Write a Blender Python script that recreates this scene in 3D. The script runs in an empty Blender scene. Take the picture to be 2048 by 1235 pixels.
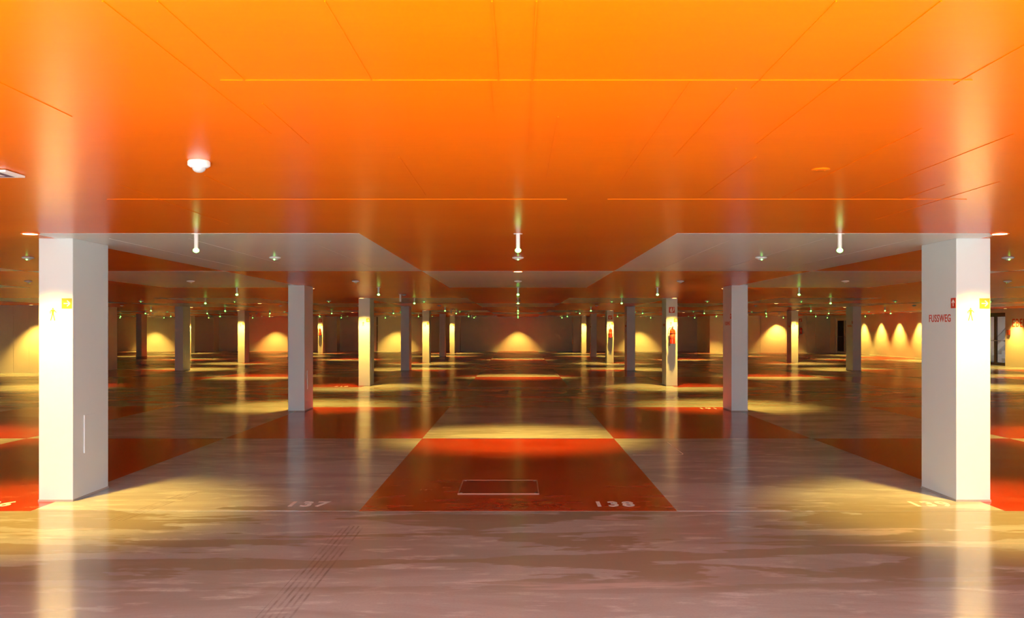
import bpy, bmesh, math, random
from mathutils import Vector, Matrix
R = math.radians
random.seed(7)
SC = bpy.context.scene
COL = SC.collection

# ------------------------------------------------------------------ camera
EYE = 1.52            # lens height above the floor
H = 2.313             # clear height of the garage
FPX = 1817.0          # focal length in pixels of the 2048 px wide frame
cam_d = bpy.data.cameras.new('camera')
cam_d.sensor_width = 36.0
cam_d.lens = 36.0 * FPX / 2048.0
cam_d.shift_x = -12.0 / 2048.0
cam_d.shift_y = 39.0 / 2048.0
cam_d.clip_start = 0.05
cam_d.clip_end = 300
cam = bpy.data.objects.new('camera', cam_d)
COL.objects.link(cam)
cam.location = (0, 0, EYE)
cam.rotation_euler = (R(90), 0, 0)
SC.camera = cam

# ------------------------------------------------------------------ sky, exposure
SKY = 9.5
world = bpy.data.worlds.new('sky')
SC.world = world
world.use_nodes = True
bg = world.node_tree.nodes['Background']
bg.inputs['Color'].default_value = (0.88, 0.95, 1.0, 1)
bg.inputs['Strength'].default_value = SKY
YB = 0.35             # unseen open front, added behind the camera to let daylight in
OPEN_W = 5.2          # half width of that opening
pd = bpy.data.lights.new('daylight_portal', 'AREA')
pd.shape = 'RECTANGLE'; pd.size = 2 * OPEN_W; pd.size_y = H
pd.cycles.is_portal = True
po = bpy.data.objects.new('daylight_portal', pd)
COL.objects.link(po)
po.location = (0, YB, H / 2)
po.rotation_euler = (R(90), 0, 0)
sun_d = bpy.data.lights.new('sun', 'SUN')
sun_d.energy = 49.0; sun_d.angle = R(0.6); sun_d.color = (1.0, 0.93, 0.84)
sun = bpy.data.objects.new('sun', sun_d); COL.objects.link(sun)
sun.location = (30, -20, 30)
sun.rotation_euler = (R(6), R(48), 0)      # high sun from the side: it lights the paving, not the hall
SPOT_W = 690.0
SPOT_COL = (1.0, 0.55, 0.08)
SC.view_settings.view_transform = 'Standard'
SC.view_settings.look = 'None'
SC.view_settings.gamma = 1.0
SC.view_settings.use_curve_mapping = False
SC.view_settings.exposure = 0.0
SC.cycles.use_denoising = True
SC.cycles.max_bounces = 6
SC.cycles.diffuse_bounces = 3
SC.cycles.glossy_bounces = 3
SC.cycles.use_adaptive_sampling = True
SC.cycles.adaptive_threshold = 0.08
SC.cycles.sample_clamp_indirect = 8.0
SC.cycles.caustics_reflective = False
SC.cycles.caustics_refractive = False

# ------------------------------------------------------------------ helpers
def tag(o, label=None, cat=None, group=None, kind=None):
    if label: o['label'] = label
    if cat: o['category'] = cat
    if group: o['group'] = group
    if kind: o['kind'] = kind
    return o

def link(name, data, mat=None, parent=None, loc=(0, 0, 0), rot=(0, 0, 0)):
    o = bpy.data.objects.new(name, data)
    COL.objects.link(o)
    if mat is not None and data is not None and len(data.materials) == 0:
        data.materials.append(mat)
    o.parent = parent
    o.location = loc
    o.rotation_euler = rot
    return o

def empty(name, loc=(0, 0, 0), rot=(0, 0, 0)):
    o = bpy.data.objects.new(name, None)
    COL.objects.link(o)
    o.empty_display_size = 0.1
    o.location = loc
    o.rotation_euler = rot
    return o

class MB:
    """collects shapes, builds one mesh"""
    def __init__(s):
        s.v = []; s.f = []
    def add(s, vs, fs):
        n = len(s.v)
        s.v += [tuple(v) for v in vs]
        s.f += [tuple(i + n for i in f) for f in fs]
        return s
    def box(s, x0, x1, y0, y1, z0, z1):
        vs = [(x, y, z) for z in (z0, z1) for y in (y0, y1) for x in (x0, x1)]
        return s.add(vs, [(0, 2, 3, 1), (4, 5, 7, 6), (0, 1, 5, 4), (2, 6, 7, 3), (0, 4, 6, 2), (1, 3, 7, 5)])
    def lathe(s, prof, seg=20, cx=0, cy=0, cz=0):
        """prof: (radius, z) from bottom to top, closed by caps"""
        vs = []; fs = []
        m = len(prof)
        for r, z in prof:
            for k in range(seg):
                a = 2 * math.pi * k / seg
                vs.append((cx + r * math.cos(a), cy + r * math.sin(a), cz + z))
        for j in range(m - 1):
            for k in range(seg):
                k2 = (k + 1) % seg
                fs.append((j * seg + k, j * seg + k2, (j + 1) * seg + k2, (j + 1) * seg + k))
        fs.append(tuple(reversed(range(seg))))
        fs.append(tuple(range((m - 1) * seg, m * seg)))
        return s.add(vs, fs)
    def poly(s, pts, y0, y1):
        """outline in the XZ plane, thickness from y0 (front) to y1"""
        n = len(pts)
        vs = [(x, y0, z) for x, z in pts] + [(x, y1, z) for x, z in pts]
        fs = [tuple(range(n)), tuple(reversed(range(n, 2 * n)))]
        for i in range(n):
            j = (i + 1) % n
            fs.append((i, i + n, j + n, j))
        return s.add(vs, fs)
    def bar(s, p, q, w, y0, y1):
        """straight stroke of width w in the XZ plane"""
        d = Vector((q[0] - p[0], q[1] - p[1])); d.normalize()
        n = Vector((-d.y, d.x)) * (w / 2)
        return s.poly([(p[0] - n.x, p[1] - n.y), (q[0] - n.x, q[1] - n.y), (q[0] + n.x, q[1] + n.y), (p[0] + n.x, p[1] + n.y)], y0, y1)
    def tube(s, pts, r, seg=8):
        pts = [Vector(p) for p in pts]
        vs = []; fs = []
        for i, p in enumerate(pts):
            t = (pts[min(i + 1, len(pts) - 1)] - pts[max(i - 1, 0)]).normalized()
            a = t.orthogonal().normalized() if i == 0 else (a - t * a.dot(t)).normalized()
            b = t.cross(a)
            for k in range(seg):
                w = 2 * math.pi * k / seg
                vs.append(p + (a * math.cos(w) + b * math.sin(w)) * r)
        for i in range(len(pts) - 1):
            for k in range(seg):
                k2 = (k + 1) % seg
                fs.append((i * seg + k, i * seg + k2, (i + 1) * seg + k2, (i + 1) * seg + k))
        fs.append(tuple(reversed(range(seg))))
        fs.append(tuple(range((len(pts) - 1) * seg, len(pts) * seg)))
        return s.add(vs, fs)
    def mesh(s, name, mat=None, smooth=False, bevel=0.0):
        me = bpy.data.meshes.new(name)
        me.from_pydata(s.v, [], s.f)
        bm = bmesh.new(); bm.from_mesh(me)
        bmesh.ops.recalc_face_normals(bm, faces=bm.faces)
        if bevel:
            bmesh.ops.bevel(bm, geom=list(bm.edges), offset=bevel, segments=2, affect='EDGES', profile=0.6)
        bm.to_mesh(me); bm.free()
        if smooth:
            for p in me.polygons: p.use_smooth = True
            me.set_sharp_from_angle(angle=R(40))
        if mat is not None: me.materials.append(mat)
        return me
    def build(s, name, mat, parent=None, loc=(0, 0, 0), rot=(0, 0, 0), smooth=False, bevel=0.0):
        return link(name, s.mesh(name, mat, smooth, bevel), None, parent, loc, rot)

def box(name, mat, x0, x1, y0, y1, z0, z1, parent=None, bevel=0.0):
    return MB().box(x0, x1, y0, y1, z0, z1).build(name, mat, parent, bevel=bevel)

def text_mesh(name, s, size, mat, extrude=0.0006, offset=0.0, space=1.0):
    cu = bpy.data.curves.new(name, 'FONT')
    cu.body = s; cu.size = size; cu.extrude = extrude; cu.offset = offset
    cu.align_x = 'CENTER'; cu.align_y = 'CENTER'; cu.space_character = space
    cu.resolution_u = 4
    o = bpy.data.objects.new(name, cu); COL.objects.link(o)
    dg = bpy.context.evaluated_depsgraph_get()
    me = bpy.data.meshes.new_from_object(o.evaluated_get(dg))
    bpy.data.objects.remove(o); bpy.data.curves.remove(cu)
    me.name = name
    me.materials.clear(); me.materials.append(mat)
    return me

# ------------------------------------------------------------------ materials
class NT:
    def __init__(s, name):
        s.m = bpy.data.materials.new(name)
        s.m.use_nodes = True
        s.t = s.m.node_tree
        s.b = s.t.nodes['Principled BSDF']
    def n(s, kind, **kw):
        nd = s.t.nodes.new(kind)
        for k, v in kw.items():
            if hasattr(nd, k): setattr(nd, k, v)
        return nd
    def l(s, a, b): s.t.links.new(a, b)
    def pos(s, scale=(1, 1, 1), loc=(0, 0, 0)):
        g = s.n('ShaderNodeNewGeometry')
        mp = s.n('ShaderNodeMapping')
        mp.inputs['Scale'].default_value = scale
        mp.inputs['Location'].default_value = loc
        s.l(g.outputs['Position'], mp.inputs['Vector'])
        return mp.outputs['Vector']
    def noise(s, vec, scale, detail=3, rough=0.55, dist=0.0):
        nd = s.n('ShaderNodeTexNoise')
        nd.inputs['Scale'].default_value = scale
        nd.inputs['Detail'].default_value = detail
        nd.inputs['Roughness'].default_value = rough
        nd.inputs['Distortion'].default_value = dist
        s.l(vec, nd.inputs['Vector'])
        return nd.outputs['Fac']
    def ramp(s, fac, a, b, lo=0.0, hi=1.0):
        nd = s.n('ShaderNodeMapRange')
        nd.interpolation_type = 'SMOOTHSTEP'
        nd.inputs['From Min'].default_value = a
        nd.inputs['From Max'].default_value = b
        nd.inputs['To Min'].default_value = lo
        nd.inputs['To Max'].default_value = hi
        s.l(fac, nd.inputs['Value'])
        return nd.outputs['Result']
    def math(s, op, a, b=None):
        nd = s.n('ShaderNodeMath'); nd.operation = op
        for i, x in enumerate((a, b)):
            if x is None: continue
            if isinstance(x, (int, float)): nd.inputs[i].default_value = x
            else: s.l(x, nd.inputs[i])
        return nd.outputs[0]
    def mix(s, fac, a, b):
        nd = s.n('ShaderNodeMix'); nd.data_type = 'RGBA'
        for key, x in ((0, fac), (6, a), (7, b)):
            if isinstance(x, (int, float)): nd.inputs[key].default_value = x
            elif isinstance(x, tuple): nd.inputs[key].default_value = (*x, 1)
            else: s.l(x, nd.inputs[key])
        return nd.outputs[2]
    def bump(s, h, strength, dist=0.01, prev=None):
        nd = s.n('ShaderNodeBump')
        nd.inputs['Strength'].default_value = strength
        nd.inputs['Distance'].default_value = dist
        s.l(h, nd.inputs['Height'])
        if prev is not None: s.l(prev, nd.inputs['Normal'])
        return nd.outputs['Normal']
    def set(s, **kw):
        names = dict(color='Base Color', rough='Roughness', metal='Metallic', spec='Specular IOR Level', normal='Normal',
                     trans='Transmission Weight', ior='IOR', emit='Emission Color', power='Emission Strength', coat='Coat Weight', coat_rough='Coat Roughness')
        for k, v in kw.items():
            inp = s.b.inputs[names[k]]
            if isinstance(v, tuple): inp.default_value = (*v, 1)
            elif isinstance(v, (int, float)): inp.default_value = v
            else: s.l(v, inp)
        return s.m

def plain(name, color, rough=0.5, metal=0.0, spec=0.5, var=0.06, vscale=6.0):
    t = NT(name)
    f = t.noise(t.pos(), vscale, 4)
    lo = tuple(c * (1 - var) for c in color); hi = tuple(min(1, c * (1 + var)) for c in color)
    return t.set(color=t.mix(f, lo, hi), rough=rough, metal=metal, spec=spec)

def emitter(name, color, power):
    t = NT(name)
    f = t.noise(t.pos(), 30.0, 1)
    c = t.mix(f, tuple(x * 0.97 for x in color), color)
    return t.set(color=(0.8, 0.8, 0.8), emit=c, power=power, rough=0.3)

def floor_mat(name, base, light, dark, red=False, damp=False):
    t = NT(name)
    g = t.n('ShaderNodeNewGeometry')
    sep = t.n('ShaderNodeSeparateXYZ'); t.l(g.outputs['Position'], sep.inputs[0])
    X, Y = sep.outputs[0], sep.outputs[1]
    big = t.noise(t.pos((0.55, 1.5, 1)), 0.9, 5, 0.6, 0.6)
    fine = t.noise(t.pos(), 60, 3, 0.7)
    med = t.noise(t.pos((0.7, 2.0, 1), (3, 7, 0)), 3.0, 4, 0.6)
    c = t.mix(t.ramp(big, 0.40, 0.60), dark, base)
    c = t.mix(t.ramp(med, 0.52, 0.68, 0, 0.8), c, light)
    c = t.mix(t.ramp(fine, 0.35, 0.8, 0, 0.35), c, tuple(x * 0.72 for x in base))
    if not red and damp:
        dm = t.noise(t.pos((0.40, 1.75, 1), (11.3, 4.1, 0)), 1.15, 5, 0.62, 0.35)
        band = t.math('MULTIPLY', t.ramp(Y, 5.0, 5.7), t.ramp(Y, 8.3, 7.5))
        fac = t.math('MULTIPLY', t.ramp(dm, 0.500, 0.525), t.math('ADD', t.math('MULTIPLY', band, 0.80), 0.03))
        c = t.mix(fac, c, (0.26, 0.25, 0.19))
        ef = t.noise(t.pos((0.45, 2.6, 1), (1.3, 14.1, 0)), 1.0, 5, 0.6, 0.3)
        c = t.mix(t.ramp(ef, 0.60, 0.68, 0, 0.8), c, (0.50, 0.50, 0.52))
    # rubber tracks: five fine tread lines running down the aisle and over the stall
    def track(x0, slope, w, y0, y1, lines):
        u = t.math('SUBTRACT', X, t.math('ADD', t.math('MULTIPLY', Y, slope), x0))
        inside = t.math('MULTIPLY', t.math('LESS_THAN', t.math('ABSOLUTE', u), w), t.math('MULTIPLY', t.math('GREATER_THAN', Y, y0), t.math('LESS_THAN', Y, y1)))
        s_ = t.math('SINE', t.math('MULTIPLY', u, lines))
        brk = t.ramp(t.noise(t.pos((3, 1.2, 1)), 4, 4), 0.3, 0.7)
        return t.math('MULTIPLY', t.math('MULTIPLY', inside, t.ramp(s_, -0.1, 0.9)), brk)
    if red:
        c = t.mix(t.math('MULTIPLY', track(-1.95, 0.125, 0.085, 8.2, 12.4, 120), 0.35), c, (0.50, 0.17, 0.09))
        c = t.mix(t.math('MULTIPLY', track(-2.75, 0.135, 0.07, 8.4, 11.0, 130), 0.2), c, (0.50, 0.17, 0.09))
    else:
        c = t.mix(t.math('MULTIPLY', track(-1.30, 0.004, 0.10, 1.0, 7.0, 170), 0.55), c, (0.13, 0.095, 0.08))
        c = t.mix(t.math('MULTIPLY', track(-4.15, 0.135, 0.07, 7.2, 8.4, 170), 0.5), c, (0.13, 0.095, 0.08))
    rip = t.noise(t.pos((0.35, 1.5, 1)), 1.3, 1, 0.4)
    nrm = t.bump(rip, 0.05, 0.02)
    ro = t.ramp(big, 0.3, 0.7, 0.17, 0.20)
    return t.set(color=c, rough=ro, spec=0.5, normal=nrm)

def ceiling_mat(name, base, alt, spec, tint=None):
    t = NT(name)
    big = t.noise(t.pos((0.5, 1.3, 1)), 0.8, 4, 0.6)
    grain = t.noise(t.pos((2.0, 26, 1)), 3.0, 3, 0.6)
    c = t.mix(t.ramp(big, 0.3, 0.7), alt, base)
    c = t.mix(t.ramp(grain, 0.3, 0.8, 0, 0.22), c, tuple(x * 0.8 for x in base))
    rip = t.noise(t.pos((0.35, 1.6, 1)), 1.3, 2, 0.5)
    n = t.bump(rip, 0.08, 0.02)
    if tint: t.b.inputs['Specular Tint'].default_value = (*tint, 1)
    return t.set(color=c, rough=0.27, spec=spec, normal=n)

M = {}
M['ceil_orange'] = ceiling_mat('orange ceiling paint', (0.88, 0.160, 0.0012), (0.84, 0.145, 0.0012), 0.16, (1.0, 0.45, 0.08))
M['ceil_grey'] = ceiling_mat('grey ceiling paint', (0.86, 0.90, 0.92), (0.82, 0.86, 0.88), 0.45)
M['aisle'] = floor_mat('aisle concrete', (0.40, 0.46, 0.485), (0.56, 0.65, 0.70), (0.33, 0.36, 0.355), damp=True)
M['stall_grey'] = floor_mat('grey stall coating', (0.52, 0.575, 0.61), (0.64, 0.71, 0.76), (0.40, 0.425, 0.435), damp=True)
M['stall_red'] = floor_mat('red stall coating', (0.46, 0.043, 0.009), (0.52, 0.095, 0.045), (0.37, 0.030, 0.006), red=True)
def wall_mat(name, c, var=0.08):
    t = NT(name)
    f = t.noise(t.pos(), 1.6, 5, 0.6)
    g = t.noise(t.pos(), 45, 3)
    return t.set(color=t.mix(f, tuple(x * (1 - var) for x in c), c), rough=0.75, spec=0.3, normal=t.bump(g, 0.15, 0.002))
M['column'] = wall_mat('white column paint', (0.76, 0.82, 0.845), 0.05)
M['wall'] = wall_mat('pale wall paint', (0.76, 0.74, 0.69), 0.10)
M['wall_white'] = wall_mat('white stairwell paint', (0.82, 0.82, 0.80))
M['pavement'] = plain('pale outdoor paving', (0.58, 0.54, 0.50), 0.8)
M['mortar'] = plain('grey mortar', (0.42, 0.39, 0.36), 0.9)
M['white'] = plain('white plastic', (0.86, 0.85, 0.85), 0.35)
M['grey_plastic'] = plain('grey plastic', (0.45, 0.47, 0.49), 0.35)
M['dark'] = plain('black plastic', (0.02, 0.02, 0.022), 0.4)
M['steel'] = plain('brushed steel', (0.55, 0.54, 0.53), 0.3, 1.0)
M['dark_metal'] = plain('dark steel frame', (0.10, 0.085, 0.075), 0.35, 0.6)
M['alu'] = plain('aluminium', (0.75, 0.73, 0.70), 0.3, 0.8)
M['door_white'] = plain('white lacquered frame', (0.80, 0.76, 0.70), 0.4)
M['line_white'] = plain('white road paint', (0.82, 0.80, 0.79), 0.5)
M['sign_orange'] = plain('orange sign paint', (0.78, 0.26, 0.03), 0.5)
M['sign_red'] = plain('red sign paint', (0.55, 0.045, 0.02), 0.5)
M['sign_white'] = plain('white sign paint', (0.88, 0.86, 0.84), 0.5)
M['purple'] = plain('dark violet print', (0.07, 0.03, 0.09), 0.5)
M['ext_red'] = plain('red extinguisher lacquer', (0.62, 0.035, 0.012), 0.25)
M['ext_label'] = plain('pale extinguisher label', (0.66, 0.09, 0.05), 0.4)
M['led'] = emitter('green light', (0.20, 1.0, 0.12), 9.0)
M['lens'] = emitter('warm lamp lens', (1.0, 0.62, 0.20), 9.0)
M['stair_fill'] = emitter('stairwell daylight fill', (1.0, 0.97, 0.90), 120.0)  # added glow that stands in for daylight behind the glass door
M['ring'] = plain('orange lacquered ring', (0.75, 0.16, 0.02), 0.4)
tg = NT('clear glass')
fg = tg.noise(tg.pos(), 2.0, 1)
M['lens'].cycles.emission_sampling = 'NONE'
M['glass'] = tg.set(color=tg.mix(fg, (0.93, 0.96, 0.95), (0.97, 0.99, 0.98)), rough=0.02, trans=1.0, ior=1.15)

# ------------------------------------------------------------------ layout
BAY = 8.12                                   # column line to column line
LINES = [-28.42, -20.30, -12.18, -4.06, 4.06, 12.18]
XL, XR = -31.0, 19.6                         # left and right garage walls
YF, YFR = 61.0, 57.0                         # far wall, and its nearer right piece
XFR = 12.03                                  # where the nearer piece begins
ROWS = [(7.57, 12.56), (12.56, 17.57), (23.57, 28.56), (28.56, 33.57), (39.57, 44.56), (44.56, 49.57), (55.57, 60.97)]
SENSOR_Y = [7.60, 17.54, 23.60, 33.54, 39.60, 49.54, 55.60]
COL_Y = [7.98, 16.64, 23.98, 32.64, 39.98, 48.64, 55.98]
BLOCK = (-31.0, -15.0, 30.9, 34.0)           # walled core standing in the left of the hall

def stalls():
    for b in range(-4, 3):
        for k, (a, c) in enumerate(((-4.06, -1.325), (-1.325, 1.325), (1.325, 4.06))):
            i = b * 3 + k - 1
            x0, x1 = b * BAY + a, b * BAY + c
            yield i, max(x0, XL + 0.01), min(x1, XR - 0.01), x0, x1

def to_px(x, y, z):
    return 1036 + FPX * x / y, 656.5 - FPX * (z - EYE) / y

def seen(x, y, z, m=25):
    if y < 0.5: return False
    px, py = to_px(x, y, z)
    return -m < px < 2048 + m and -m < py < 1235 + m

def in_block(x, y):
    return x < BLOCK[1] + 0.1 and y > BLOCK[2] - 0.1 and (y < BLOCK[3] + 0.1 or to_px(x, y, 1)[0] < to_px(BLOCK[1], BLOCK[3], 1)[0])

ORD = ['first', 'second', 'third', 'fourth', 'fifth', 'sixth', 'seventh', 'eighth', 'ninth', 'tenth', 'eleventh', 'twelfth', 'thirteenth']
ROWN = ['nearest', 'second', 'third', 'fourth', 'fifth', 'sixth', 'farthest']
def where(i):
    if i == 0: return 'over the middle stall'
    return '%s stall %s of the middle' % (ORD[abs(i) - 1], 'left' if i < 0 else 'right')
def line_name(j):
    return ['fourth line left', 'third line left', 'second line left', 'first line left', 'first line right', 'second line right'][j] + ' of the middle'

# ------------------------------------------------------------------ the shell
floor = box('floor', M['aisle'], XL, XR + 4.5, YB, YF + 0.3, -0.3, 0.0); tag(floor, 'glossy brown concrete garage floor with painted stalls', kind='structure')
ceil = box('ceiling', M['ceil_orange'], XL, XR + 4.5, YB, YF + 0.3, H, H + 0.3); tag(ceil, 'glossy orange garage ceiling with grey painted fields', kind='structure')
gnd = box('ground_outside', M['pavement'], -30, 30, YB - 40, YB, -0.3, 0.0); tag(gnd, 'unseen pale paving added to bounce daylight into the garage', kind='structure')  # unseen paving, added so sunlit ground bounces light onto the ceiling
wb = MB().box(XL, -OPEN_W, YB - 0.3, YB, 0, H).box(OPEN_W, XR, YB - 0.3, YB, 0, H).build('wall_back', M['wall']); tag(wb, 'pale wall on both sides of the added open front', kind='structure')
wl = box('wall_left', M['wall'], XL - 0.3, XL, YB, YF + 0.3, 0, H); tag(wl, 'pale wall along the left side', kind='structure')
wf = box('wall_far', M['wall'], XL, XFR, YF, YF + 0.3, 0, H); tag(wf, 'pale wall at the far end of the hall', kind='structure')
for j in range(5):
    x = LINES[j]
    box('pilaster', M['wall'], x - 0.42, x + 0.22, YF - 1.0, YF, 0, H, wf)
box('return', M['wall'], XFR, XFR + 0.3, YFR + 0.25, YF + 0.3, 0, H, wf)

# nearer right piece of the far wall, made of tall panels with open joints
wfr = box('wall_far_right', M['wall'], XFR, XR + 0.3, YFR + 0.02, YFR + 0.3, 0, H); tag(wfr, 'pale panelled wall at the far right end', kind='structure')
xs = [XFR, 13.6, 15.2, 16.8, 18.1, 18.65, XR]
for a, b in zip(xs[:-1], xs[1:]):
    box('wall_panel', M['wall'], a + 0.012, b - 0.012, YFR - 0.012, YFR + 0.02, 0.0, H, wfr)

# core block on the left, panelled as well
core = box('wall_core', M['wall'], BLOCK[0], BLOCK[1], BLOCK[2], BLOCK[3], 0, H); tag(core, 'pale panelled walled core at the left edge', kind='structure')
x = BLOCK[1]
while x > -22:
    box('wall_panel', M['wall'], x - 0.54 + 0.008, x - 0.008, BLOCK[2] - 0.012, BLOCK[2], 0.0, H, core)
    x -= 0.54

# right wall with two door openings
D1 = (36.55, 39.3, 2.16)      # glass door to the stairs
D2 = (53.4, 56.2, 2.16)       # double door near the far corner
m = MB()
ys = [YB, D1[0], D1[1], D2[0], D2[1], YFR + 0.3]
for a, b in ((0, 1), (2, 3), (4, 5)): m.box(XR, XR + 0.3, ys[a], ys[b], 0, H)
for d in (D1, D2): m.box(XR, XR + 0.3, d[0], d[1], d[2], H)
wr = m.build('wall_right', M['wall']); tag(wr, 'pale right wall washed by a row of downlights', kind='structure')
box('kerb', M['wall'], XR - 0.10, XR, 40.2, 52.6, 0, 0.07, wr)

# stalls painted on floor and ceiling
mesh_cache = {}
def slab(w, d, mat, key):
    k = (round(w, 3), round(d, 3), key)
    if k not in mesh_cache:
        mesh_cache[k] = MB().box(-w / 2, w / 2, -d / 2, d / 2, -0.0005, 0.0005).mesh('field', mat)
    return mesh_cache[k]
STALL = {}
for r, (y0, y1) in enumerate(ROWS):
    for i, x0, x1, fx0, fx1 in stalls():
        if x1 - x0 < 0.3: continue
        if r == 6 and x0 > XFR - 0.5: y1b = YFR - 0.02
        else: y1b = y1
        cx, cy, w, d = (x0 + x1) / 2, (y0 + y1b) / 2, x1 - x0, y1b - y0
        if in_block(cx, cy) and cy < BLOCK[3] + 3: 
            if cy > BLOCK[2] - 1.5: continue
        red = (i + r) % 2 == 0
        corners = [seen(x, y, 0) for x in (x0, cx, x1) for y in (y0, cy, y1b)]
        if any(corners):
            o = link('red_stall' if red else 'grey_stall', slab(w, d, M['stall_red' if red else 'stall_grey'], ('f', red)), None, floor, (cx, cy, 0.0005))
            STALL[(i, r)] = o
        if not red and any(seen(x, y, H) for x in (x0, cx, x1) for y in (y0, cy, y1b)):
            link('grey_field', slab(w, d, M['ceil_grey'], 'c'), None, ceil, (cx, cy, H - 0.0005))

# stencilled stall numbers
def number(i, r, s, right_gap=0.32, flip=False, x=None, y=None):
    key = 'num' + s
    if key not in mesh_cache: mesh_cache[key] = text_mesh('stall_number', s, 0.30, M['line_white'], 0.0004, 0.008, 1.18)
    st = STALL[(i, r)]
    me = mesh_cache[key]
    o = link('stall_number', me, None, st)
    o.location = (x - st.location.x, y - st.location.y, 0.0014)
    o.scale = (0.72, 1.0, 1)
    o.rotation_euler = (0, 0, math.pi if flip else 0)
number(-2, 0, '136', x=-4.06 - 0.50, y=7.86)
number(-1, 0, '137', x=-1.325 - 0.50, y=7.86)
number(0, 0, '138', x=1.325 - 0.50, y=7.86)
number(1, 0, '139', x=4.06 - 0.50, y=7.86)
number(-2, 2, '218', x=-4.06 - 0.58, y=23.86)
number(1, 1, '161', x=3.62, y=17.30, flip=True)

# formwork seams left standing proud of the ceiling
seam_mesh_l = MB().box(-0.002, 0.002, -0.5, 0.5, -0.0024, 0.0).mesh('seam', M['ceil_orange'])
seam_mesh_g = MB().box(-0.002, 0.002, -0.5, 0.5, -0.0024, 0.0).mesh('seam', M['ceil_grey'])
def seam(x, y0, y1, z=H, grey=False):
    o = link('formwork_seam', seam_mesh_g if grey else seam_mesh_l, None, ceil, (x, (y0 + y1) / 2, z))
    o.scale = (1, y1 - y0, 1)
def cross_seam(y, x0, x1, z=H, grey=False):
    o = link('formwork_seam', seam_mesh_g if grey else seam_mesh_l, None, ceil, ((x0 + x1) / 2, y, z), (0, 0, R(90)))
    o.scale = (1, x1 - x0, 1)
cross_seam(2.90, -0.95, 1.45)
cross_seam(5.57, -2.52, 0.3); cross_seam(5.57, 0.55, 2.75)
for x, a, b in ((-1.67, 2.2, 3.4), (-1.006, 2.2, 3.7), (-0.873, 2.2, 2.9), (-0.468, 2.2, 2.9), (-0.063, 2.2, 2.9), (-0.09, 2.9, 3.35),
                (0.045, 2.2, 4.1), (0.771, 2.2, 3.0), (1.025, 2.2, 3.9), (1.416, 2.5, 2.95), (2.02, 3.7, 5.5), (0.554, 2.9, 4.9), (0.72, 3.0, 4.2),
                (-0.90, 3.2, 3.9), (-1.62, 4.7, 5.57), (1.10, 4.2, 5.5), (1.60, 3.6, 5.5), (-0.55, 4.2, 5.4), (0.15, 3.4, 4.9), (2.35, 5.0, 5.57), (-2.2, 5.0, 6.9), (2.6, 4.9, 6.6)):
    seam(x, a, b)
for x in (-3.6, -2.9, -1.9, 1.9, 2.7, 3.5):
    seam(x, 8.0, 11.8, H - 0.001, True)

# ------------------------------------------------------------------ lettering and pictograms as thin plates (front is local -Y)
def arrow_sign_mesh(key, size, mat_bg, up=False):
    k = ('arrow', key)
    if k in mesh_cache: return mesh_cache[k]
    s = size / 2
    bgm = MB().box(-s, s, -0.002, 0.0, -s, s).mesh('arrow_sign', mat_bg)
    w = size * 0.105
    a = MB()
    pts = [((-0.62 * s, 0), (0.58 * s, 0)), ((0.62 * s, 0), (0.05 * s, 0.55 * s)), ((0.62 * s, 0), (0.05 * s, -0.55 * s))]
    for p, q in pts:
        if up: p, q = (-p[1], p[0]), (-q[1], q[0])
        a.bar(p, q, w, -0.0035, -0.002)
    mesh_cache[k] = (bgm, a.mesh('arrow', M['sign_white']))
    return mesh_cache[k]
def walker_mesh():
    if 'walker' in mesh_cache: return mesh_cache['walker']
    a = MB()
    ring = [(0.0065 * math.cos(t), 0.0495 + 0.0065 * math.sin(t)) for t in [2 * math.pi * k / 12 for k in range(12)]]
    a.poly(ring, -0.002, 0)
    a.poly([(-0.012, 0.040), (0.012, 0.040), (0.0075, 0.0), (-0.0075, 0.0)], -0.002, 0)
    a.bar((-0.010, 0.037), (-0.024, 0.022), 0.006, -0.002, 0); a.bar((-0.023, 0.024), (-0.021, 0.008), 0.006, -0.002, 0)
    a.bar((0.010, 0.037), (0.030, 0.016), 0.006, -0.002, 0)
    a.bar((-0.003, 0.004), (-0.019, -0.055), 0.008, -0.002, 0); a.bar((0.003, 0.004), (0.017, -0.055), 0.008, -0.002, 0)
    mesh_cache['walker'] = a.mesh('walker_pictogram', M['sign_orange'])
    return mesh_cache['walker']
fussweg = text_mesh('lettering', 'FUSSWEG', 0.094, M['sign_red'], 0.0008, 0.0015, 1.08)

# ------------------------------------------------------------------ columns
CW, CD = 0.30, 0.69
shaft_mesh = MB().box(-CW / 2, CW / 2, 0, CD, 0, H).mesh('shaft', M['column'], bevel=0.006)
foot_mesh = MB().box(-CW / 2 - 0.004, CW / 2 + 0.004, -0.004, CD + 0.004, 0, 0.018).mesh('mortar_joint', M['mortar'])
hatch_mesh = MB().box(0, 0.004, 0, 0.22, 0, 0.34).mesh('hatch', M['column'], bevel=0.0015)
hatch_edge = MB().box(0, 0.010, 0, 0.008, 0, 0.34).mesh('hatch_edge', M['white'])
def sign_pair(t, up_face):
    """arrow and walker on the front; lettering and up arrow on the side that faces the middle"""
    bgm, ar = arrow_sign_mesh('right', 0.09, M['sign_orange'])
    s = link('arrow_sign', bgm, None, t, (0.098, -0.0005, 1.74)); link('arrow', ar, None, s)
    link('walker_pictogram', walker_mesh(), None, t, (-0.025, -0.0005, 1.645))
    if up_face:
        bgm, ar = arrow_sign_mesh('up', 0.09, M['sign_red'], True)
        s = link('arrow_sign', bgm, None, t, (-CW / 2 - 0.0005, 0.052, 1.745), (0, 0, R(-90))); link('arrow', ar, None, s)
        link('lettering', fussweg, None, t, (-CW / 2 - 0.001, 0.315, 1.61), (R(90), 0, R(-90)))
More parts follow.
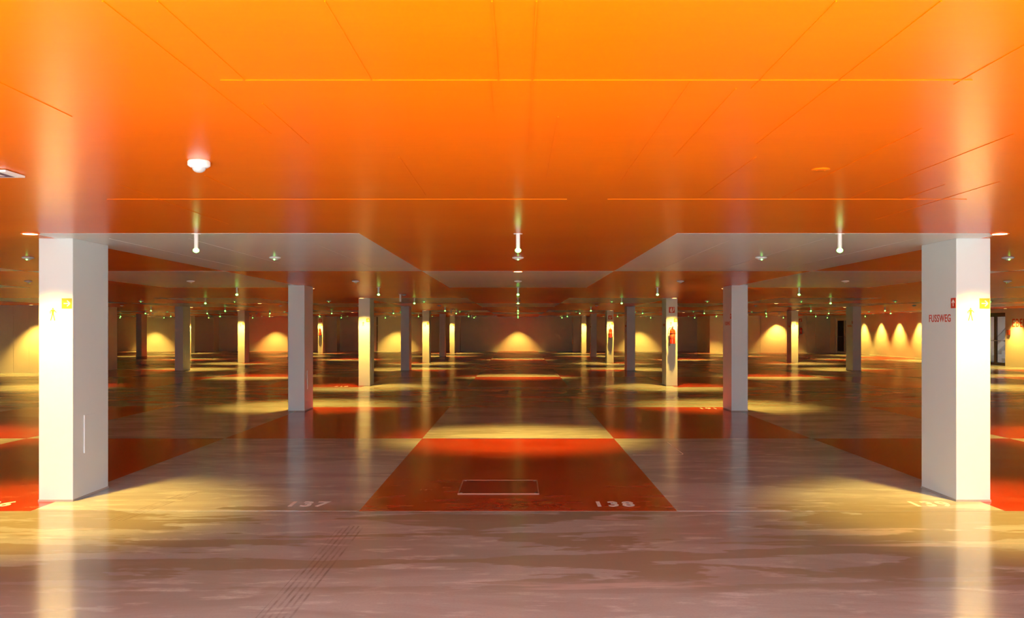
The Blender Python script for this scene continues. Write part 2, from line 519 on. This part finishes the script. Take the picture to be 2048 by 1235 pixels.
for j, lx in enumerate(LINES):
    for k, cy in enumerate(COL_Y):
        if in_block(lx, cy): continue
        if k == 6 and lx > XFR: continue
        if not (seen(lx - 0.2, cy, 1) or seen(lx + 0.2, cy + CD, 1)): continue
        t = empty('column', (lx - (0.06 if (k == 0 and lx > 0) else 0), cy, 0))
        tag(t, 'white concrete column, %s from the front, %s' % (ORD[k], line_name(j)), 'column', 'white columns in rows')
        link('shaft', shaft_mesh, None, t)
        link('mortar_joint', foot_mesh, None, t)
        if k % 2 == 0: sign_pair(t, lx > 0)
        elif lx > 0:
            link('lettering', fussweg, None, t, (-CW / 2 - 0.001, 0.315, 1.61), (R(90), 0, R(-90)))
            bgm, ar = arrow_sign_mesh('up', 0.09, M['sign_red'], True)
            s = link('arrow_sign', bgm, None, t, (-CW / 2 - 0.0005, 0.052, 1.745), (0, 0, R(-90))); link('arrow', ar, None, s)
        if lx < 0:
            hh = link('hatch', hatch_mesh, None, t, (CW / 2, 0.20, 0.40)); link('hatch_edge', hatch_edge, None, hh)

# ------------------------------------------------------------------ lamps
lens_mesh = MB().lathe([(0.056, 0.0), (0.056, 0.006)], 20).mesh('lens', M['lens'])
ring_mesh = MB().lathe([(0.058, 0.004), (0.066, -0.003), (0.074, 0.0), (0.075, 0.008)], 24).mesh('trim_ring', M['ring'], smooth=True)
spot_d = bpy.data.lights.new('lamp_beam', 'SPOT')
spot_d.energy = SPOT_W; spot_d.color = SPOT_COL
spot_d.spot_size = R(90); spot_d.spot_blend = 0.65; spot_d.shadow_soft_size = 0.045
def downlight(x, y, label):
    t = empty('downlight', (x, y, H)); tag(t, label, 'lamp', 'recessed ceiling downlights')
    link('trim_ring', ring_mesh, None, t, (0, 0, -0.006))
    link('lens', lens_mesh, None, t, (0, 0, -0.0105))
    o = bpy.data.objects.new('lamp_beam', spot_d); COL.objects.link(o)
    o.parent = t; o.location = (0, 0, -0.06)
for j, lx in enumerate(LINES):
    for k, cy in enumerate(COL_Y):
        y = cy - 0.42 if k % 2 == 0 else cy + CD + 0.52
        if in_block(lx, y): continue
        px = to_px(lx, y, H)[0]
        if px < -250 or px > 2300: continue
        downlight(lx - (0.05 if (k == 0 and lx > 0) else 0), y, 'warm downlight %s the %s column, %s' % ('in front of' if k % 2 == 0 else 'behind', ORD[k], line_name(j)))
for b in range(-3, 3):
    for k, y in enumerate((12.56, 28.56, 44.56, 60.10)):
        x = b * BAY
        if y > YFR and x > XFR: y = YFR - 0.48
        if b == -2 and k == 1: y = 30.3
        if b == -3 and k == 1: continue
        if in_block(x, y) and not (b == -2 and k == 1): continue
        px = to_px(x, y, H)[0]
        if px < -250 or px > 2300: continue
        nm = 'middle bay' if b == 0 else '%s bay %s of the middle' % (ORD[abs(b) - 1], 'left' if b < 0 else 'right')
        downlight(x, y, 'warm downlight in the %s, %s row of stall lamps' % (nm, ORD[k]))
for k, y in enumerate((33.3, 35.7, 41.9, 44.3, 46.65, 49.0, 51.4)):
    downlight(XR - 0.45, y, 'warm downlight washing the right wall, %s from the front' % ORD[k])

# ------------------------------------------------------------------ stall sensors with green light
fl_mesh = MB().lathe([(0.037, -0.004), (0.038, 0.0)], 18).mesh('flange', M['white'])
tube_mesh = MB().lathe([(0.0165, -0.128), (0.0175, -0.122), (0.0175, -0.004)], 14).mesh('tube', M['white'], smooth=True)
prof = [(0.027 * math.sin(a), -0.140 - 0.020 * math.cos(a)) for a in [0.15 + (math.pi - 0.3) * k / 5 for k in range(6)]]
led_mesh = MB().lathe(prof, 9).mesh('green_light', M['led'], smooth=True)
saucer_mesh = MB().lathe([(0.010, -0.034), (0.026, -0.031), (0.040, -0.024), (0.058, -0.018), (0.064, -0.012), (0.062, -0.004), (0.045, 0.0)], 22).mesh('saucer', M['white'], smooth=True)
dimple_mesh = MB().lathe([(0.012, -0.040), (0.019, -0.036), (0.020, -0.030)], 14).mesh('sensor_eye', M['grey_plastic'], smooth=True)
dot_prof = [(0.010 * math.sin(a), -0.010 * math.cos(a)) for a in [0.2 + (math.pi - 0.4) * k / 3 for k in range(4)]]
dot_mesh = MB().lathe(dot_prof, 7).mesh('green_light', M['led'], smooth=True)
for i, x0, x1, fx0, fx1 in stalls():
    cx = (fx0 + fx1) / 2
    if cx > XR - 0.4 or cx < XL + 0.4: continue
    for r, y in enumerate(SENSOR_Y):
        if in_block(cx, y) or not seen(cx, y, H - 0.1, 15): continue
        t = empty('stall_sensor', (cx, y, H)); tag(t, 'hanging tube sensor with green light, %s row, %s' % (ROWN[r], where(i)), 'sensor', 'hanging stall sensors')
        link('flange', fl_mesh, None, t); link('tube', tube_mesh, None, t); link('green_light', led_mesh, None, t)
    for r, (y0, y1) in enumerate(ROWS):
        y = (y0 + y1) / 2
        if in_block(cx, y) or not seen(cx, y, H, 15): continue
        if r == 6: y = 57.6 if cx < XFR else None
        if y is None: continue
        t = empty('ceiling_detector', (cx, y, H)); tag(t, 'flat saucer detector on the ceiling, %s row, %s' % (ROWN[r], where(i)), 'detector', 'saucer detectors above the stalls')
        link('saucer', saucer_mesh, None, t); link('sensor_eye', dimple_mesh, None, t)
        link('green_light', dot_mesh, None, t, (0.0, -0.028 if r % 2 == 0 else 0.028, -0.030))

# white tubes without a light hanging over the aisles
for k, y in enumerate((21.0, 37.0, 53.0)):
    t = empty('hanging_tube', (-2.72, y, H)); tag(t, 'white ceiling tube without light over the %s aisle' % ORD[k + 1], 'sensor', 'unlit white tubes')
    link('flange', fl_mesh, None, t)
    MB().lathe([(0.020, -0.175), (0.022, -0.170), (0.022, -0.004)], 14).build('tube', M['white'], t, smooth=True)
    d = MB().lathe([(0.02, -0.035), (0.05, -0.022), (0.055, -0.012), (0.03, -0.004)], 16).build('side_plate', M['white'], t, (0.085, 0, 0), smooth=True)

# big motion detector and blank cover above the front aisle
t = empty('motion_detector', (-1.51, 4.30, H)); tag(t, 'white domed motion detector on the orange ceiling, close to the camera', 'detector')
MB().lathe([(0.030, -0.034), (0.045, -0.028), (0.052, -0.022), (0.052, -0.006), (0.048, 0.0)], 28).build('base', M['white'], t, smooth=True)
dome = [(0.030 * math.sin(a) + 0.001, -0.034 - 0.022 * math.cos(a)) for a in [0.05 + (math.pi / 2 - 0.05) * k / 6 for k in range(7)]]
MB().lathe(dome, 24).build('dome', M['grey_plastic'], t, smooth=True)
MB().lathe([(0.036, -0.026), (0.040, -0.031), (0.044, -0.026)], 28).build('collar', M['white'], t, smooth=True)
t = empty('blank_cover', (1.51, 4.53, H)); tag(t, 'round orange blank cover on the ceiling near the camera', 'cover')
MB().lathe([(0.040, -0.006), (0.044, -0.004), (0.045, 0.0)], 28).build('plate', M['ceil_orange'], t, smooth=True)
for a in (-0.02, 0.02):
    MB().lathe([(0.004, -0.0075), (0.005, -0.006)], 8).build('screw', M['ceil_orange'], t, (a, 0, 0))

# flat direction sign under the ceiling at the left edge
t = empty('ceiling_sign', (-2.87, 4.62, H)); tag(t, 'flat white sign with dark frame mark under the ceiling, left edge', 'sign')
box('plate', M['sign_white'], -0.32, 0.32, -0.10, 0.08, -0.014, -0.004, t)
m = MB()
for a in ((-0.28, 0.28, -0.075, -0.055), (-0.28, 0.28, 0.035, 0.055), (0.25, 0.28, -0.055, 0.035), (0.0, 0.20, -0.02, 0.0), (0.0, 0.03, 0.0, 0.035)):
    m.box(a[0], a[1], a[2], a[3], -0.0155, -0.014)
m.build('dark_mark', M['purple'], t)
for a in (-0.2, 0.2): box('spacer', M['white'], a - 0.01, a + 0.01, -0.01, 0.01, -0.004, 0.0, t)

# ------------------------------------------------------------------ floor fittings
t = empty('floor_hatch', (-0.18, 8.715, 0.001)); tag(t, 'square red floor hatch with worn metal frame in stall 138', 'hatch')
m = MB(); s = 0.375; w = 0.012
m.box(-s, s, -s, -s + w, 0, 0.006).box(-s, s, s - w, s, 0, 0.006).box(-s, -s + w, -s + w, s - w, 0, 0.006).box(s - w, s, -s + w, s - w, 0, 0.006)
m.build('frame', plain('worn frame', (0.40, 0.15, 0.08), 0.4), t)
box('cover', plain('dark red hatch paint', (0.27, 0.020, 0.010), 0.22), -s + w + 0.006, s - w - 0.006, -s + w + 0.006, s - w - 0.006, 0, 0.004, t)
for sx in (-1, 1):
    for sy in (-1, 1):
        MB().lathe([(0.014, 0.0), (0.014, 0.007)], 8).build('bolt', M['steel'], t, (sx * (s - 0.03), sy * (s - 0.03), 0))
t = empty('floor_channel', (0, 12.56, 0.001)); tag(t, 'narrow slotted drain channel between the stall rows, middle', 'drain')
box('slot', M['dark'], -0.99, 0.99, -0.012, 0.012, 0, 0.002, t)
box('edge', M['dark_metal'], -0.99, 0.99, -0.020, -0.012, 0, 0.0012, t); box('edge', M['dark_metal'], -0.99, 0.99, 0.012, 0.020, 0, 0.0012, t)
t = empty('floor_outline', (1.70, 11.6, 0.001)); tag(t, 'faint pale rounded outline on the grey stall 139', 'marking')
path = [(-0.32, -0.68, 0), (0.20, -0.68, 0)] + [(0.20 + 0.1 * math.sin(a), -0.58 - 0.1 * math.cos(a), 0) for a in [0.3, 0.7, 1.1, 1.5]] + [(0.30, 0.0, 0), (0.30, 0.55, 0)]
m = MB()
for a, b in zip(path[:-1], path[1:]):
    d = (Vector(b) - Vector(a)).normalized(); n = Vector((-d.y, d.x, 0)) * 0.006
    A, B = Vector(a), Vector(b)
    m.add([A - n, B - n, B + n, A + n, A - n + Vector((0, 0, .0006)), B - n + Vector((0, 0, .0006)), B + n + Vector((0, 0, .0006)), A + n + Vector((0, 0, .0006))],
          [(0, 1, 2, 3), (4, 5, 6, 7), (0, 1, 5, 4), (1, 2, 6, 5), (2, 3, 7, 6), (3, 0, 4, 7)])
m.build('line', M['line_white'], t)

# ------------------------------------------------------------------ extinguishers and their signs
def extinguisher(x, y, z, label):
    t = empty('fire_extinguisher', (x, y - 0.10, z)); tag(t, label, 'extinguisher', 'red fire extinguishers')
    body = [(0.066, 0.0), (0.074, 0.008), (0.074, 0.33)] + [(0.022 + 0.052 * math.cos(a), 0.33 + 0.055 * math.sin(a)) for a in [R(18 * k) for k in range(1, 6)]] + [(0.02, 0.40)]
    b = MB().lathe(body, 20).build('body', M['ext_red'], t, smooth=True)
    m = MB().lathe([(0.0748, 0.12), (0.0752, 0.121), (0.0752, 0.255), (0.0748, 0.256)], 20); m.build('label_band', M['ext_label'], b, smooth=True)
    MB().lathe([(0.020, 0.395), (0.024, 0.405), (0.024, 0.44), (0.014, 0.445)], 12).build('valve', M['steel'], t, smooth=True)
    MB().box(-0.011, 0.011, -0.10, 0.03, 0.452, 0.462).box(-0.011, 0.011, -0.085, 0.03, 0.432, 0.438).build('lever', M['dark'], t)
    hose = [(-0.02, 0, 0.425), (-0.07, -0.01, 0.42), (-0.105, -0.01, 0.36), (-0.118, -0.01, 0.25), (-0.105, -0.01, 0.12), (-0.085, -0.01, 0.03), (-0.078, -0.01, -0.01)]
    h = MB().tube(hose, 0.008).build('hose', M['dark'], t, smooth=True)
    MB().lathe([(0.014, 0.0), (0.009, 0.07)], 10).build('nozzle', M['dark'], h, (-0.077, -0.01, -0.055), smooth=True)
    st = [(0.077 * math.cos(a), 0.077 * math.sin(a), 0.275) for a in [R(180 + 15 * k) for k in range(13)]]
    MB().tube([(-0.11, 0.02, 0.265)] + st + [(0.11, 0.02, 0.265)], 0.005, 6).build('strap', M['dark'], t, smooth=True)
    MB().box(-0.03, 0.03, 0.076, 0.10, 0.10, 0.40).build('bracket', M['dark'], t)
    return t
def fire_sign(x, y, z, label, s=0.15):
    t = empty('fire_sign', (x, y, z)); tag(t, label, 'sign', 'red extinguisher signs')
    box('plate', M['sign_red'], -s / 2, s / 2, -0.004, -0.0005, -s / 2, s / 2, t)
    m = MB(); k = s
    m.poly([(-0.26 * k, -0.30 * k), (-0.08 * k, -0.42 * k), (-0.02 * k, -0.42 * k), (-0.02 * k, 0.10 * k), (-0.10 * k, 0.22 * k), (-0.20 * k, 0.22 * k), (-0.26 * k, 0.10 * k)], -0.006, -0.004)
    m.bar((-0.16 * k, 0.20 * k), (-0.02 * k, 0.38 * k), 0.06 * k, -0.006, -0.004)
    m.bar((-0.10 * k, 0.28 * k), (0.10 * k, 0.10 * k), 0.06 * k, -0.006, -0.004)
    m.build('pictogram', M['sign_white'], t)
    m = MB().poly([(0.02 * k, -0.42 * k), (0.18 * k, -0.28 * k), (0.38 * k, 0.05 * k), (0.40 * k, 0.40 * k), (0.28 * k, 0.40 * k), (0.27 * k, 0.10 * k), (0.12 * k, -0.12 * k)], -0.006, -0.004)
    m.build('flame', M['sign_white'], t)
fx = 4.06
extinguisher(fx, 23.98, 1.12, 'red fire extinguisher on the third column right of the middle')
fire_sign(fx, 23.98, 2.01, 'red extinguisher sign high on the third column right of the middle', 0.155)
extinguisher(fx, 39.98, 1.12, 'small distant red fire extinguisher on the fifth column right of the middle')
fire_sign(fx, 39.98, 2.01, 'small red extinguisher sign on the fifth column right of the middle', 0.17)
extinguisher(-12.18, 55.98, 1.10, 'distant red fire extinguisher on the left, on a lit far column')
fire_sign(-12.18, 55.98, 2.01, 'distant red extinguisher sign on the left, on a lit far column', 0.19)
extinguisher(17.72, YFR - 0.012, 1.18, 'dark red fire extinguisher hanging on the panelled far right wall')
fire_sign(17.72, YFR - 0.012, 2.05, 'faint red extinguisher sign on the panelled far right wall', 0.19)

# red lettering on the right wall in front of the stair door
wt = text_mesh('wall_lettering', 'EBENE', 0.46, M['sign_red'], 0.001, 0.006, 1.1)
o = link('wall_lettering', wt, None, None, (XR - 0.0015, 35.35, 1.72), (R(90), 0, R(-90))); tag(o, 'large dull red lettering on the right wall beside the glass door', 'lettering')
t = empty('wall_box', (XR, 36.25, 1.36)); tag(t, 'small dark red alarm box beside the glass door', 'box')
box('case', plain('dull dark red plastic', (0.16, 0.02, 0.012), 0.5), -0.06, 0, -0.09, 0.09, -0.10, 0.10, t, bevel=0.006); box('button', M['dark'], -0.068, -0.06, -0.03, 0.03, -0.03, 0.03, t)

# ------------------------------------------------------------------ doors in the right wall
def door(name, y0, y1, top, label, frame_mat, leaves, bar=True):
    t = empty(name, (XR + 0.12, (y0 + y1) / 2, 0)); tag(t, label, kind='structure')
    w = y1 - y0; f = 0.07
    box('frame', frame_mat, -0.05, 0.05, -w / 2, -w / 2 + f, 0, top, t)
    box('frame', frame_mat, -0.05, 0.05, w / 2 - f, w / 2, 0, top, t)
    box('frame', frame_mat, -0.05, 0.05, -w / 2 + f, w / 2 - f, top - f, top, t)
    n = leaves; lw = (w - 2 * f) / n
    for k in range(n):
        a = -w / 2 + f + k * lw; b = a + lw
        m = MB().box(-0.03, 0.03, a, a + 0.09, 0.01, top - f).box(-0.03, 0.03, b - 0.09, b, 0.01, top - f)
        m.box(-0.03, 0.03, a + 0.09, b - 0.09, 0.01, 0.13).box(-0.03, 0.03, a + 0.09, b - 0.09, top - f - 0.09, top - f)
        lf = m.build('door_leaf', frame_mat, t)
        box('pane', M['glass'], -0.006, 0.006, a + 0.09, b - 0.09, 0.13, top - f - 0.09, lf)
        if bar:
            MB().tube([(-0.09, a + 0.09, 1.02), (-0.09, b - 0.09, 1.02)], 0.014).box(-0.09, -0.03, a + 0.04, a + 0.06, 1.0, 1.04).box(-0.09, -0.03, b - 0.06, b - 0.04, 1.0, 1.04).build('push_bar', M['steel'], lf)
    return t
door('door_1', D1[0], D1[1], D1[2], 'dark framed glass double door to the bright stairwell', M['dark_metal'], 3)
door('door_2', D2[0], D2[1], D2[2], 'pale metal framed glass double door near the far right corner', M['door_white'], 2)
# lobby behind the second door
lob = MB().box(XR + 0.3, XR + 3.0, D2[0] - 0.5, D2[0] - 0.3, 0, H).box(XR + 0.3, XR + 3.0, D2[1] + 0.3, D2[1] + 0.5, 0, H).box(XR + 2.8, XR + 3.0, D2[0] - 0.3, D2[1] + 0.3, 0, H).build('wall_lobby', M['wall'])
tag(lob, 'dim lobby walls behind the far right glass door', kind='structure')
# stairwell behind the first door: white walls, flight of steps going up, ceiling lamp added in place of daylight
SX0, SX1, SY0, SY1 = XR + 0.3, XR + 4.4, D1[0] - 2.6, D1[1] + 3.4
m = MB().box(SX0, SX1, SY0 - 0.2, SY0, 0, H).box(SX0, SX1, SY1, SY1 + 0.2, 0, H).box(SX1 - 0.2, SX1, SY0, SY1, 0, H)
sw = m.build('wall_stairwell', M['wall_white']); tag(sw, 'white stairwell walls behind the glass door', kind='structure')
t = empty('staircase', (SX0 + 2.2, SY1 - 0.6, 0)); tag(t, 'white concrete staircase rising behind the glass door', 'stairs')
N = 12
for k in range(N):
    z = 0.17 * (k + 1)
    MB().box(0, 1.2, -0.29 * (k + 1), -0.29 * k, max(0, z - 0.34), z).build('step', M['wall_white'], t)
L = 0.29 * N
MB().add([(-0.12, 0, 0.25), (-0.12, -L, 0.25 + 0.17 * N - 0.3), (-0.12, -L, 0.55 + 0.17 * N - 0.3), (-0.12, 0, 0.55), (0, 0, 0.25), (0, -L, 0.25 + 0.17 * N - 0.3), (0, -L, 0.55 + 0.17 * N - 0.3), (0, 0, 0.55)],
         [(0, 1, 2, 3), (4, 5, 6, 7), (0, 1, 5, 4), (1, 2, 6, 5), (2, 3, 7, 6), (3, 0, 4, 7)]).build('stringer', M['wall_white'], t)
MB().tube([(-0.06, 0, 0.95), (-0.06, -2.2, 0.95 + 2.2 * 0.17 / 0.29 * 0.98)], 0.02).build('handrail', M['steel'], t)
t = empty('stairwell_fill', ((SX0 + SX1) / 2 - 0.6, (SY0 + SY1) / 2, H - 0.001)); tag(t, 'added ceiling lamp standing in for daylight in the stairwell', 'lamp')
box('housing', M['white'], -0.12, 0.12, -1.5, 1.5, -0.04, 0, t); box('diffuser', M['stair_fill'], -0.10, 0.10, -1.45, 1.45, -0.055, -0.04, t)  # lamp body made up to carry the glowing diffuser

# pipe on the far wall
t = empty('wall_pipe', (-9.45, YF - 0.05, 0)); tag(t, 'thin dark vertical pipe on the far wall, left of the middle', 'pipe')
MB().tube([(0, 0, 0.0), (0, 0, H)], 0.035).build('pipe', M['dark_metal'], t, smooth=True)
for z in (0.6, 1.7): box('clip', M['steel'], -0.05, 0.05, -0.045, 0.05, z, z + 0.03, t)
